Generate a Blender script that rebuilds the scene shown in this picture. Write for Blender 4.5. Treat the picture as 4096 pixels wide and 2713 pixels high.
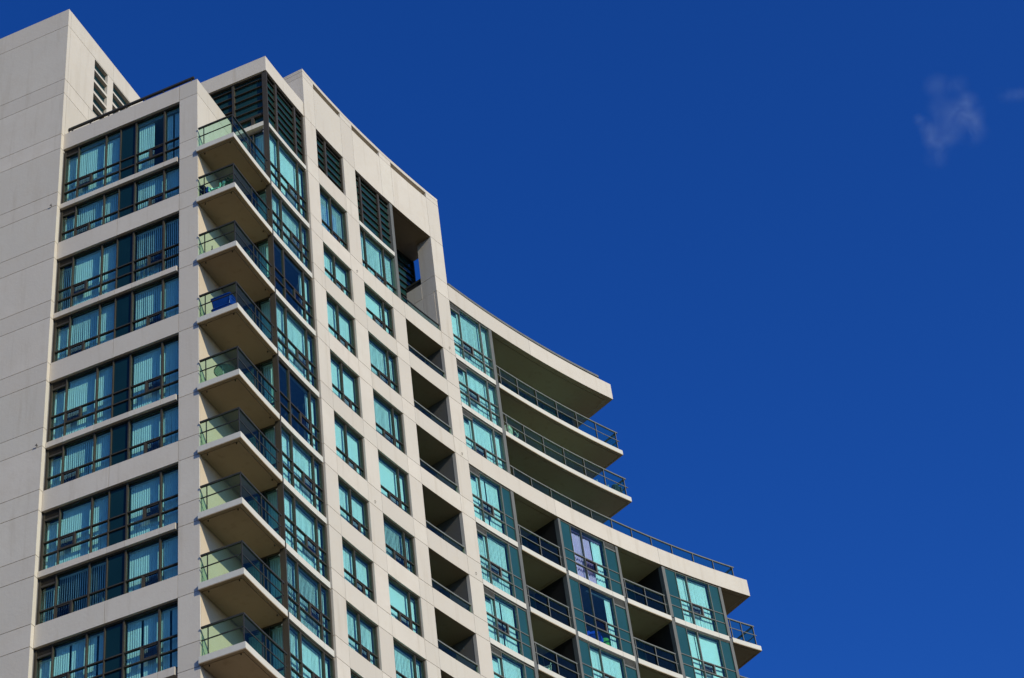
import bpy, math, random
from mathutils import Vector, Matrix
random.seed(7)
for o in list(bpy.data.objects): bpy.data.objects.remove(o)
sc = bpy.context.scene
COL = sc.collection

# ------------------------------------------------------------------ camera
cam = bpy.data.cameras.new("camera"); camo = bpy.data.objects.new("camera", cam); COL.objects.link(camo)
RT = Vector((0.91336, 0.39235, -0.10879)).normalized()
FW = Vector((-0.23008, 0.71782, 0.65711)).normalized()
UP = RT.cross(FW).normalized()
m = Matrix((RT, UP, -FW)).transposed().to_4x4(); m.translation = Vector((25.942, -45.248, 1.7))
camo.matrix_world = m
cam.sensor_width = 36.0; cam.lens = 69.11; cam.clip_start = .5; cam.clip_end = 20000
sc.camera = camo

# ------------------------------------------------------------------ sky, sun, exposure
TO_SUN = Vector((1.627, -0.75, 0.90)).normalized()
EL = math.asin(TO_SUN.z); ROT = math.atan2(TO_SUN.x, TO_SUN.y)
world = bpy.data.worlds.new("World"); sc.world = world; world.use_nodes = True
nt = world.node_tree; nt.nodes.clear()
sky = nt.nodes.new("ShaderNodeTexSky"); sky.sky_type = 'NISHITA'; sky.sun_disc = False
sky.sun_elevation = EL; sky.sun_rotation = ROT
sky.altitude = 600; sky.air_density = 1.0; sky.dust_density = 2.5; sky.ozone_density = 3.0
hs = nt.nodes.new("ShaderNodeHueSaturation"); hs.inputs["Saturation"].default_value = 1.30; hs.inputs["Value"].default_value = 1.0
tint = nt.nodes.new("ShaderNodeMix"); tint.data_type = 'RGBA'; tint.blend_type = 'MULTIPLY'; tint.inputs[0].default_value = 1.0
tint.inputs[7].default_value = (0.29, 0.52, 1.01, 1)
bg = nt.nodes.new("ShaderNodeBackground"); bg.inputs["Strength"].default_value = 0.15
wo = nt.nodes.new("ShaderNodeOutputWorld")
nt.links.new(sky.outputs[0], hs.inputs["Color"]); nt.links.new(hs.outputs[0], tint.inputs[6])
nt.links.new(tint.outputs[2], bg.inputs[0]); nt.links.new(bg.outputs[0], wo.inputs[0])
sun = bpy.data.lights.new("sun", 'SUN'); sun.energy = 3.85; sun.angle = math.radians(.53); sun.color = (1.0, .935, .755)
suno = bpy.data.objects.new("sun", sun); COL.objects.link(suno)
suno.rotation_euler = (-TO_SUN).to_track_quat('-Z', 'Y').to_euler(); suno.location = (60, -60, 120)
sc.render.engine = 'CYCLES'
sc.view_settings.view_transform = 'Standard'; sc.view_settings.look = 'None'; sc.view_settings.gamma = 1
sc.view_settings.use_curve_mapping = False; sc.view_settings.exposure = 0.0
sc.cycles.max_bounces = 10; sc.cycles.transparent_max_bounces = 24; sc.cycles.transmission_bounces = 8

# ------------------------------------------------------------------ materials
def newmat(name):
    M = bpy.data.materials.new(name); M.use_nodes = True
    return M, M.node_tree, M.node_tree.nodes["Principled BSDF"]
def N(t, kind, **kw):
    n = t.nodes.new(kind)
    for k, v in kw.items(): setattr(n, k, v)
    return n
def mixrgb(t, fac, a, b, blend='MIX'):
    n = N(t, "ShaderNodeMix", data_type='RGBA', blend_type=blend)
    for s, v in ((0, fac), (6, a), (7, b)):
        if hasattr(v, "links") or hasattr(v, "is_linked"): t.links.new(v, n.inputs[s])
        else: n.inputs[s].default_value = v if s == 0 else (*v, 1)
    return n.outputs[2]
def ramp(t, src, a, b, ca=0., cb=1.):
    n = N(t, "ShaderNodeMapRange"); t.links.new(src, n.inputs[0])
    for i, v in enumerate((a, b, ca, cb)): n.inputs[1+i].default_value = v
    return n.outputs[0]
def noise(t, scale, detail=4, stretch=(1, 1, 1), rough=.55):
    tc = N(t, "ShaderNodeTexCoord"); mp = N(t, "ShaderNodeMapping"); mp.inputs[3].default_value = stretch
    nz = N(t, "ShaderNodeTexNoise"); nz.inputs["Scale"].default_value = scale; nz.inputs["Detail"].default_value = detail
    nz.inputs["Roughness"].default_value = rough
    t.links.new(tc.outputs["Object"], mp.inputs[0]); t.links.new(mp.outputs[0], nz.inputs[0])
    return nz.outputs[0]
def bump(t, p, src, strength, dist):
    b = N(t, "ShaderNodeBump"); b.inputs["Strength"].default_value = strength; b.inputs["Distance"].default_value = dist
    t.links.new(src, b.inputs["Height"]); t.links.new(b.outputs[0], p.inputs["Normal"])
def concrete(name, c, var=.05, pink=.05, rough=.85, stain=.25):
    M, t, p = newmat(name)
    info = N(t, "ShaderNodeObjectInfo")
    rnd = info.outputs["Random"]
    d = tuple(x*(1-var*2) for x in c); l = tuple(min(1, x*(1+var)) for x in c)
    base = mixrgb(t, rnd, d, l)
    # panels differ a little in hue (pinkish or yellowish casts)
    hue = N(t, "ShaderNodeMath", operation='FRACT'); mul = N(t, "ShaderNodeMath", operation='MULTIPLY'); mul.inputs[1].default_value = 7.31
    t.links.new(rnd, mul.inputs[0]); t.links.new(mul.outputs[0], hue.inputs[0])
    base = mixrgb(t, pink*4, base, mixrgb(t, hue.outputs[0], (c[0]*1.04, c[1]*.985, c[2]*.97), (c[0]*.97, c[1]*1.0, c[2]*.97)))
    big = noise(t, .45, 5)
    base = mixrgb(t, ramp(t, big, .35, .68, 0, .48), base, tuple(x*.86 for x in c))
    med = noise(t, 2.2, 5)
    base = mixrgb(t, ramp(t, med, .45, .72, 0, .45), base, (c[0]*.92, c[1]*.885, c[2]*.84))
    st = noise(t, 1.5, 4, (2.2, 2.2, .16))
    base = mixrgb(t, ramp(t, st, .56, .78, 0, stain), base, (c[0]*.70, c[1]*.65, c[2]*.58))
    fine = noise(t, 26, 3)
    base = mixrgb(t, ramp(t, fine, .3, .7, 0, .16), base, tuple(x*.82 for x in c))
    t.links.new(base, p.inputs["Base Color"]); p.inputs["Roughness"].default_value = rough
    p.inputs["Specular IOR Level"].default_value = .25
    bump(t, p, noise(t, 9, 6), .25, .02)
    return M
def metal(name, c, rough=.42, var=.12):
    M, t, p = newmat(name)
    f = noise(t, 3.5, 4, (1, 1, .35))
    t.links.new(mixrgb(t, ramp(t, f, .35, .7), tuple(x*(1-var) for x in c), tuple(x*(1+var) for x in c)), p.inputs["Base Color"])
    p.inputs["Roughness"].default_value = rough; p.inputs["Specular IOR Level"].default_value = .18
    return M
def glass(name, c, ior=1.5, boost=1.0, gloss=(1, 1, 1)):
    M = bpy.data.materials.new(name); M.use_nodes = True; t = M.node_tree; t.nodes.clear()
    tr = N(t, "ShaderNodeBsdfTransparent"); tr.inputs[0].default_value = (*[x**.5 for x in c], 1)
    gl = N(t, "ShaderNodeBsdfGlossy"); gl.inputs["Roughness"].default_value = .015; gl.inputs["Color"].default_value = (*gloss, 1)
    fr = N(t, "ShaderNodeFresnel"); geo = N(t, "ShaderNodeNewGeometry")
    t.links.new(ramp(t, geo.outputs["Backfacing"], 0, 1, ior, 1/ior), fr.inputs[0])      # same sheet reflectance from both sides
    ml = N(t, "ShaderNodeMath", operation='MULTIPLY'); ml.inputs[1].default_value = boost; ml.use_clamp = True
    mx = N(t, "ShaderNodeMixShader"); out = N(t, "ShaderNodeOutputMaterial")
    # slight waviness of float glass
    b = N(t, "ShaderNodeBump"); b.inputs["Strength"].default_value = .04; b.inputs["Distance"].default_value = .01
    t.links.new(noise(t, 1.2, 2), b.inputs["Height"]); t.links.new(b.outputs[0], gl.inputs["Normal"])
    t.links.new(fr.outputs[0], ml.inputs[0]); t.links.new(ml.outputs[0], mx.inputs[0])
    t.links.new(tr.outputs[0], mx.inputs[1]); t.links.new(gl.outputs[0], mx.inputs[2]); t.links.new(mx.outputs[0], out.inputs[0])
    return M
def plain(name, c, rough=.6, spec=.4, var=.08, scale=4):
    M, t, p = newmat(name)
    t.links.new(mixrgb(t, ramp(t, noise(t, scale, 4), .35, .65), tuple(x*(1-var) for x in c), tuple(min(1, x*(1+var)) for x in c)), p.inputs["Base Color"])
    p.inputs["Roughness"].default_value = rough; p.inputs["Specular IOR Level"].default_value = spec
    return M

CONC = concrete("precast_concrete", (.58, .518, .418), var=.07, stain=.5)
CONC2 = concrete("tower_concrete", (.578, .517, .415), var=.05, stain=.45)
FASC = concrete("slab_edge_paint", (.585, .555, .465), var=.02, stain=.15)
BACK = plain("joint_backing", (.16, .15, .14), .9, .1)
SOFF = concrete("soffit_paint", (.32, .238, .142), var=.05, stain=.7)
CREAM = concrete("cream_paint", (.56, .455, .315), var=.03, stain=.12)
BRONZE = metal("bronze_frame", (.050, .043, .030), .5)
GREY = metal("grey_frame", (.135, .133, .112), .5)
RAIL = metal("dark_rail", (.038, .036, .028), .5)
RAILG = metal("grey_rail", (.155, .155, .13), .5)
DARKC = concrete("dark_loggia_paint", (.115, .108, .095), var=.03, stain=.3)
BLACK = metal("black_panel", (.020, .016, .013), .7)
FLANK_SHADE = metal("post_flank_shade", (.007, .007, .006), .9)  # shade on the rail post flanks, put in as near-black colour
PANE = glass("teal_glass", (.56, .855, .838), 1.5, .7, (.8, .95, .8))
SCREEN = glass("screened_glass", (.20, .25, .27), 1.5, .7)
BALG = glass("balcony_glass", (.60, .86, .74), 1.5, .4, (.8, .9, .8))
SPAN, _t, _p = newmat("spandrel_glass")
_t.links.new(mixrgb(_t, ramp(_t, noise(_t, .5, 3), .3, .7), (.014, .060, .058), (.020, .072, .068)), _p.inputs["Base Color"])
_p.inputs["Roughness"].default_value = .08; _p.inputs["Specular IOR Level"].default_value = .35
SPAND, _t, _p = newmat("dark_spandrel_glass")
_t.links.new(mixrgb(_t, ramp(_t, noise(_t, .5, 3), .3, .7), (.004, .022, .026), (.006, .028, .032)), _p.inputs["Base Color"])
_p.inputs["Roughness"].default_value = .05; _p.inputs["Specular IOR Level"].default_value = .22
SPANL, _t, _p = newmat("louver_glass")
_t.links.new(mixrgb(_t, ramp(_t, noise(_t, .6, 3), .3, .7), (.009, .034, .030), (.013, .044, .038)), _p.inputs["Base Color"])
_p.inputs["Roughness"].default_value = .08; _p.inputs["Specular IOR Level"].default_value = .25
BLIND = plain("vinyl_blind", (.80, .80, .77), .6, .3, .03)
SHADE = plain("roller_shade", (.82, .82, .78), .8, .2, .02)
CURT = plain("lavender_curtain", (.86, .47, .70), .85, .2, .05)
CURTW = plain("white_curtain", (.82, .82, .80), .85, .2, .03)
ROOM = plain("room_wall", (.20, .19, .18), .9, .1)
ROOF = plain("roof_gravel", (.30, .28, .25), .95, .1, .2, 20)
GROUND = plain("paving", (.095, .078, .055), .9, .2, .12, .3)

# ------------------------------------------------------------------ geometry helpers
R = 57.362; RB = 57.398; CX, CY = 59.0138, .827
class Flat:                          # wall facing -y ; u to the right, d inward
    def __init__(s, x0=0., y0=0.): s.x0 = x0; s.y0 = y0
    def pt(s, u, d, z): return (s.x0+u, s.y0+d, z)
    def n(s, w): return 1
class Side:                          # wall facing +x ; u runs inward (+y), d inward (-x)
    def __init__(s, x0=0., y0=0.): s.x0 = x0; s.y0 = y0
    def pt(s, u, d, z): return (s.x0-d, s.y0+u, z)
    def n(s, w): return 1
class Arc:                           # concave curved wall ; u to the right along the arc
    def __init__(s, t0, r=R, step=.7): s.t0 = t0; s.r = r; s.step = step
    def pt(s, u, d, z):
        t = s.t0-u/R; r = s.r+d
        return (CX+r*math.cos(t), CY+r*math.sin(t), z)
    def n(s, w): return max(1, math.ceil(w/s.step))
    def u(s, t): return (s.t0-t)*R
class MB:
    def __init__(s): s.v = []; s.f = []
    def hexa(s, S, u0, u1, d0, d1, z0, z1, n=None):
        n = n or S.n(u1-u0); b = len(s.v)
        for i in range(n+1):
            u = u0+(u1-u0)*i/n
            for d, z in ((d0, z0), (d1, z0), (d1, z1), (d0, z1)): s.v.append(S.pt(u, d, z))
        for i in range(n):
            a = b+4*i; c = a+4
            for k in range(4):
                k2 = (k+1) % 4
                s.f.append((a+k, c+k, c+k2, a+k2))
        s.f.append((b+3, b+2, b+1, b)) if False else s.f.append((b, b+3, b+2, b+1)[::-1] if False else (b, b+1, b+2, b+3)[::-1])
        e = b+4*n; s.f.append((e, e+1, e+2, e+3))
        return s
    def prism(s, pts, z0, z1):
        b = len(s.v); k = len(pts)
        for z in (z0, z1):
            for x, y in pts: s.v.append((x, y, z))
        for i in range(k):
            j = (i+1) % k; s.f.append((b+i, b+j, b+k+j, b+k+i))
        s.f.append(tuple(b+i for i in range(k))[::-1]); s.f.append(tuple(b+k+i for i in range(k)))
        return s
    def box(s, x0, x1, y0, y1, z0, z1): return s.prism(((x0, y0), (x1, y0), (x1, y1), (x0, y1)), z0, z1)
    def bar(s, a, b, w, h=None):
        """square bar between two points"""
        h = h or w; a = Vector(a); b = Vector(b); d = (b-a).normalized()
        x = d.cross(Vector((0, 0, 1)));
        if x.length < 1e-3: x = Vector((1, 0, 0))
        x.normalize(); y = x.cross(d).normalized(); k = len(s.v)
        for p in (a, b):
            for i, j in ((-1, -1), (1, -1), (1, 1), (-1, 1)): s.v.append(tuple(p+x*(i*w/2)+y*(j*h/2)))
        for i in range(4):
            j = (i+1) % 4; s.f.append((k+i, k+j, k+4+j, k+4+i))
        s.f.append((k+3, k+2, k+1, k)); s.f.append((k+4, k+5, k+6, k+7))
        return s
    def lathe(s, c, prof, n=20, a0=0., a1=2*math.pi):
        k = len(s.v); m_ = len(prof); full = abs(a1-a0-2*math.pi) < 1e-6; cnt = n if full else n+1
        for i in range(cnt):
            a = a0+(a1-a0)*i/n
            for r, z in prof: s.v.append((c[0]+r*math.cos(a), c[1]+r*math.sin(a), c[2]+z))
        for i in range(n):
            i2 = (i+1) % cnt
            for j in range(m_-1): s.f.append((k+i*m_+j, k+i2*m_+j, k+i2*m_+j+1, k+i*m_+j+1))
        return s
    def tube(s, pts, r, n=8):
        pts = [Vector(p) for p in pts]; k = len(s.v)
        for i, p in enumerate(pts):
            d = (pts[min(i+1, len(pts)-1)]-pts[max(i-1, 0)]).normalized()
            x = d.cross(Vector((.13, .21, 1))).normalized(); y = d.cross(x)
            for q in range(n):
                a = 2*math.pi*q/n; s.v.append(tuple(p+x*math.cos(a)*r+y*math.sin(a)*r))
        for i in range(len(pts)-1):
            for q in range(n):
                q2 = (q+1) % n; s.f.append((k+i*n+q, k+i*n+q2, k+(i+1)*n+q2, k+(i+1)*n+q))
        s.f.append(tuple(k+q for q in range(n))[::-1]); s.f.append(tuple(k+(len(pts)-1)*n+q for q in range(n)))
        return s
import bmesh
def obj(name, mb, mat, parent=None, smooth=False, **props):
    me = bpy.data.meshes.new(name); me.from_pydata(mb.v, [], mb.f)
    bm = bmesh.new(); bm.from_mesh(me); bmesh.ops.recalc_face_normals(bm, faces=bm.faces); bm.to_mesh(me); bm.free()
    if smooth:
        for p in me.polygons: p.use_smooth = True
    me.materials.append(mat)
    o = bpy.data.objects.new(name, me); COL.objects.link(o)
    if parent is not None: o.parent = parent
    for k, v in props.items(): o[k] = v
    return o
def H(name, S, u0, u1, d0, d1, z0, z1, mat, parent, **kw): return obj(name, MB().hexa(S, u0, u1, d0, d1, z0, z1), mat, parent, **kw)
def thing(name, label, cat, group=None, loc=(0, 0, 0)):
    o = bpy.data.objects.new(name, None); COL.objects.link(o); o.location = loc
    o["label"] = label; o["category"] = cat
    if group: o["group"] = group
    return o

# ------------------------------------------------------------------ setting
g = MB(); g.box(-3000, 3000, -3000, 3000, -1, 0)
obj("ground", g, GROUND, None, kind="structure")

BLD = thing("apartment_building", "tall pale concrete apartment tower with teal windows, glass balconies and a concave curved side", "building")

# ------------------------------------------------------------------ levels
Z = [58.072, 55.317, 52.265, 49.199, 46.118, 43.368, 40.619, 37.853, 35.119, 32.37]
T = .2665
zT = dict(P=64.612, A=61.242, B=57.852, C=55.110, D=52.048, E=48.967, F=45.902, G=43.142, H=40.398, I=37.648, J=34.85)
zB = dict(P=62.186, A=58.770, B=55.986, C=52.924, D=49.847, E=46.813, F=44.014, G=41.285, H=38.512, I=35.780, J=33.02)
FL = "ABCDEFGHIJ"
BASE = {f: Z[i] for i, f in enumerate(FL)}
ZLOW = 32.2
GAP = .014                           # half a joint

# ------------------------------------------------------------------ windows
def blind_mesh(mb, S, u0, u1, d, z0, z1, ang, rnd, sp=.082, skip=()):
    n = max(2, int((u1-u0)/sp)); hw = .0405
    for i in range(n):
        if i in skip: continue
        u = u0+(i+.5)*(u1-u0)/n
        a = ang+rnd.uniform(-1, 1)*(.06 if isinstance(S, Arc) else .09); zb = z0+rnd.uniform(-.008, .008)
        sw = rnd.uniform(-.012, .012); k = len(mb.v)
        prof = []                                   # shallow bent section: three points front, three behind
        for p, q in ((-1, 0.), (0, -.011), (1, 0.), (1, .002), (0, -.009), (-1, .002)):
            x_, y_ = p*hw, q
            prof.append((x_*math.cos(a)-y_*math.sin(a), x_*math.sin(a)+y_*math.cos(a)))
        for z, w in ((zb, sw), (z1, 0)):
            for pu, pd in prof: mb.v.append(S.pt(u+pu+w, d+pd, z))
        for i_ in range(6):
            j_ = (i_+1) % 6; mb.f.append((k+i_, k+j_, k+6+j_, k+6+i_))
        for o_ in (0, 6): mb.f.append((k+o_, k+o_+1, k+o_+4, k+o_+5)); mb.f.append((k+o_+1, k+o_+2, k+o_+3, k+o_+4))
def wavy(mb, S, u0, u1, d, z0, z1, amp, n, rnd, flare=0.):
    k = len(mb.v); rows = 6
    for j in range(rows+1):
        v = j/rows
        for i in range(n+1):
            s = i/n; uu = u0+(u1-u0)*s+(1-v)*flare*s
            dd = d+amp*math.sin(s*(u1-u0)/.14*2*math.pi+math.sin(s*9)*1.2)*(1.1-.35*v)
            mb.v.append(S.pt(uu, dd, z0+(z1-z0)*v+.01*math.sin(i)))
    for j in range(rows):
        for i in range(n):
            a = k+j*(n+1)+i; mb.f.append((a, a+1, a+n+2, a+n+1))
ANG = dict(closed=(.05, .04), flat=(-.05, .03), half=(.15, -.16), open=(.37, -.52), away=(.10, -.2), openaway=(.5, -.75))   # (curved side, left side)
def window(S, cols, z0, z1, base, metal_, rec=.10, blinds=(), post=None, edge=(0., 0.), name="window", T1=True, rnd=None, seed=0):
    """cols: (u0, u1, kind) clear openings between the mullions.  kinds: g glass, s spandrel, v vent over glass, vs vent over
    spandrel, wl / wr wide glass with opening sash low on the left / right."""
    rnd = random.Random(seed)
    arc = isinstance(S, Arc)
    # widths above were taken with one flank of each mullion in view: narrow the fronts by that flank
    cols = [(c[0]-(.056 if not arc and i else 0), c[1]+(.068 if arc and i < len(cols)-1 else 0), c[2]) for i, c in enumerate(cols)]
    fd0, fd1 = rec, rec+.12; gd = rec+(.048 if arc else .072)
    uL = cols[0][0]-edge[0]; uR = cols[-1][1]+edge[1]
    t1 = (base+1.222, base+1.265); t2 = (base+.702, base+.745)
    full = z0 < base+.4
    f = MB()
    f.hexa(S, uL, uR, fd0+.015, fd1, z1-.065, z1)
    f.hexa(S, uL, uR, fd0+.015, fd1, z0, z0+.045)
    if edge[0]: f.hexa(S, uL, cols[0][0], fd0, fd1, z0+.045, z1-.065)
    if edge[1]: f.hexa(S, cols[-1][1], uR, fd0, fd1, z0+.045, z1-.065)
    for a, b in zip(cols, cols[1:]): f.hexa(S, a[1], b[0], fd0, fd1, z0+.045, z1-.065)
    zi0, zi1 = z0+.045, z1-.065
    panes = []; sp = []; sash = []; vents = []
    for u0, u1, kind in cols:
        top = zi1
        if kind[0] == 'v':
            f.hexa(S, u0, u1, fd0+.01, fd1-.01, zi1-.31, zi1-.235); vents.append((u0, u1, zi1-.235, zi1)); top = zi1-.31
        lv = [zi0]
        if full: lv += [t2]
        if T1: lv += [t1]
        segs = []; lo = zi0
        for q in lv[1:]:
            f.hexa(S, u0, u1, fd0+.012, fd1-.01, q[0], q[1]); segs.append((lo, q[0])); lo = q[1]
        segs.append((lo, top))
        for i, (a, b) in enumerate(segs):
            mid = (i == 1) if full else (i == 0)
            if kind in ('s', 'vs', 'sd'): sp.append((u0, u1, a, b, kind))
            elif kind in ('wl', 'wr') and mid and T1:
                um = (u0+u1)/2
                f.hexa(S, um-.03, um+.03, fd0+.012, fd1-.01, a, b)
                (sash if kind == 'wl' else panes).append((u0, um-.03, a, b)); (sash if kind == 'wr' else panes).append((um+.03, u1, a, b))
            else: panes.append((u0, u1, a, b))
    w = obj(name, f, metal_, BLD)
    for u0, u1, a, b in panes: H("pane", S, u0-.005, u1+.005, gd, gd+.012, a-.005, b+.005, PANE, w)
    for u0, u1, a, b, k in sp: H("spandrel_panel", S, u0-.005, u1+.005, gd-.01, gd+.03, a-.005, b+.005, SPAND if k == 'sd' else SPAN, w)
    for u0, u1, a, b in sash:
        s = MB()
        for q in ((u0, u1, a, a+.05), (u0, u1, b-.05, b), (u0, u0+.05, a+.05, b-.05), (u1-.05, u1, a+.05, b-.05)): s.hexa(S, q[0], q[1], rec+.03, rec+.09, q[2], q[3])
        s.hexa(S, (u0+u1)/2-.03, (u0+u1)/2+.03, rec+.022, rec+.03, a+.015, a+.035)
        obj("sash", s, BLACK if metal_ is GREY else BRONZE, w)
        H("screen_pane", S, u0+.045, u1-.045, rec+.055, rec+.062, a+.045, b-.045, SCREEN, w)
    for u0, u1, a, b in vents:
        s = MB(); s.hexa(S, u0, u1, rec+.09, rec+.11, a, b)
        for i in range(5):
            zz = a+(b-a)*(i+.15)/5; s.hexa(S, u0, u1, rec+.025, rec+.085, zz, zz+.018)
        obj("vent_grille", s, metal_, w)
    gi = 0
    for u0, u1, kind in cols:
        if kind in ('s', 'vs', 'sd'): continue
        st = blinds[gi % len(blinds)] if blinds else 'closed'; gi += 1
        if st == 'none': continue
        zt = (zi1-.31 if kind[0] == 'v' else zi1)-.02; d = rec+.235; b0 = z0+.03
        mb = MB(); mb.hexa(S, u0-.01, u1+.01, d-.03, d+.03, zt-.045, zt)
        if st == 'roller':
            mb.hexa(S, u0-.01, u1+.01, d-.002, d+.002, b0+(z1-z0)*rnd.choice((0, .0, .14)), zt-.045)
            obj("roller_blind", mb, SHADE, w)
        elif st.startswith('curtain'):
            wavy(mb, S, u0, u1 if st != 'curtainL' else u0+(u1-u0)*.52, d, b0, zt-.15, .035, 40, rnd, .10)
            obj("curtain", mb, CURT, w)
            if st == 'curtainL':
                m2 = MB(); wavy(m2, S, u0+(u1-u0)*.60, u1, d+.03, b0, zt-.06, .02, 30, rnd)
                obj("curtain", m2, CURTW, w)
        else:
            a0, a1 = u0-.02, u1+.02; skip = ()
            if st.startswith('partL'): a1 = u0+(u1-u0)*.56; st2 = st[6:] or 'flat'
            elif st.startswith('partR'): a0 = u1-(u1-u0)*.24; st2 = st[6:] or 'flat'
            else: st2 = st
            if st2 == 'gap': skip = (int((u1-u0)/.082*.45), ); st2 = 'closed'
            blind_mesh(mb, S, a0, a1, d, b0, zt-.05, ANG[st2][0 if arc else 1], rnd, skip=skip)
            obj("vertical_blind", mb, BLIND, w)
    return w

# ------------------------------------------------------------------ left facade (faces -y)
LF = Flat(0, 0); W = 6.149; WP = .803
lcols = [(-6.07, -5.5, 'v'), (-5.41, -4.236, 'wl'), (-4.132, -3.56, 'g'), (-3.468, -2.862, 'sd'), (-2.752, -1.572, 'wr'), (-1.458, -.803, 'g')]
lsty = [('closed', 'closed', 'closed', 'partL', 'gap'), ('half',)*5, ('open', 'closed', 'closed', 'open', 'open'),
        ('closed', 'half', 'closed', 'half', 'closed'), ('closed', 'closed', 'closed', 'closed', 'closed'), ('closed', 'half', 'closed', 'closed', 'closed'),
        ('closed', 'closed', 'closed', 'closed', 'closed'), ('open', 'openaway', 'openaway', 'closed', 'closed'), ('closed', 'gap', 'gap', 'gap', 'gap'), ('closed',)*5]
bands = []
for i, f in enumerate(FL[:9]):
    if i % 2 == 0: z0, z1 = Z[i]+.02, zT[f]
    else: z0, z1 = zB[f], zT[f]
    window(LF, lcols, z0, z1, Z[i], BRONZE, rec=.10, blinds=lsty[i], edge=(.075, 0), seed=i+100)
    if i % 2 == 0:                                   # thin ledge between the two window rows
        us = [-W+.003, -5.455, -4.184, -3.514, -2.807, -1.515, -.895]
        for a, b in zip(us, us[1:]): H("ledge_panel", LF, a+.006, b-.006, -.008, .30, zT[FL[i+1]], Z[i]+.02, CONC, BLD)
    if i % 2 == 1:                                   # broad spandrel band
        zl, zh = zT[FL[i+1]], zB[f]
        for a, b in ((-W+.003, -3.5), (-3.5, -WP)): H("concrete_panel", LF, a+GAP*.6, b-GAP*.6, 0, .20, zl, zh, CONC, BLD)
        H("wall_core", LF, -W, -WP, .17, .45, zl+.02, zh-.02, BACK, BLD)
# parapet of the left roof
for a, b in ((-W+.003, -WP),): H("concrete_panel", LF, a, b-GAP, 0, .22, zT['A'], 62.133, CONC, BLD)
# pier at the corner
pj = [62.15]
for f in FL[:9]:
    pj += [zT[f]+(0), zB[f]] if f != 'A' else [61.289, zB['A']]
pj += [zT['J'], ZLOW]
pj = sorted(set(pj), reverse=True)
for a, b in zip(pj, pj[1:]): H("concrete_panel", LF, -WP+GAP*.4, 0, 0, 2.74, b+GAP*.7, a-GAP*.7, CONC, BLD)
H("wall_core", LF, -WP+.02, -.02, .02, 2.7, ZLOW, 62.1, BACK, BLD)

# ------------------------------------------------------------------ tall blind tower on the far left
TZ = [69.954, 68.86, 65.40, 64.52, 62.04, 61.185, 58.66, 57.92, 55.94, 55.08, 52.87, 52.0, 49.80, 48.93, 46.74, 45.90, 43.99, 43.11, 41.24, 40.39, 38.49, 37.62, 35.76, 34.88, ZLOW]
TW = Flat(-W, -.177)
for i, (a, b) in enumerate(zip(TZ, TZ[1:])):
    for u0, u1 in ((-5.4, 0), (-11, -5.4), (-18, -11)):
        H("concrete_panel", TW, u0+(GAP if u1 < 0 else 0), u1-(GAP if u1 < 0 else 0), 0, .20, b+GAP*.8, a-GAP*.8, CONC2, BLD)
H("wall_core", TW, -18, -.02, .19, 13.5, ZLOW, 61.1, BACK, BLD)
H("wall_core", TW, -18, -.32, .19, 13.5, 61.11, 69.90, BACK, BLD)
# its right-hand face above the roof, with louvred openings
TS = Side(-W, 0)
zr = [69.954, 68.86, 65.40, 64.52, 62.04, 61.1]
for a, b in ((69.954, 68.86),):
    for u0, u1 in ((.03, 3.39), (3.39, 13.5)): H("concrete_panel", TS, u0, u1-GAP, -.006, .02, b+GAP*.8, a-GAP*.8, CONC2, BLD)
for u0, u1 in ((.03, 1.912), (2.95, 3.388), (4.80, 13.5)): H("concrete_panel", TS, u0, u1, -.006, .30, 65.40+GAP*.8, 68.86-GAP*.8, CONC2, BLD)
ops = [(68.80, 68.20), (68.09, 67.50), (67.345, 66.76), (66.61, 66.02), (65.90, 65.45)]
zc = [68.86-GAP*.8]
for a, b in ops: zc += [a, b]
zc.append(65.40+GAP*.8)
for u0, u1 in ((1.912, 2.95), (3.388, 4.80)):
    lw = MB()
    for a, b in zip(zc[0::2], zc[1::2]): H("concrete_panel", TS, u0, u1, -.006, .30, b, a, CONC2, BLD)
    for a, b in ops:
        H("louver_panel", TS, u0, u1, .13, .16, b, a-.06, SPAND, BLD)
        H("louver_backing", TS, u0, u1, .165, .18, b, a, BLACK, BLD)
for a, b in zip(zr[2:], zr[3:]):
    for u0, u1 in ((.03, 1.62), (1.62, 13.5)): H("concrete_panel", TS, u0, u1-GAP, -.006, .02, b+GAP*.8, a-GAP*.8, CONC2, BLD)
H("roof_deck", LF, -W+.01, -.06, .23, 9, 61.0, 61.3, ROOF, BLD)
# roof railing on the left parapet
f = MB(); f.hexa(LF, -6.115, -.30, .23, .33, 62.62, 62.71); obj("roof_handrail", f, RAIL, BLD)
for u in (-5.95, -5.1, -4.25, -3.4, -2.55, -1.7, -.42): H("railing_post", LF, u-.025, u+.025, .25, .31, 62.1, 62.64, RAIL, BLD)

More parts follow.
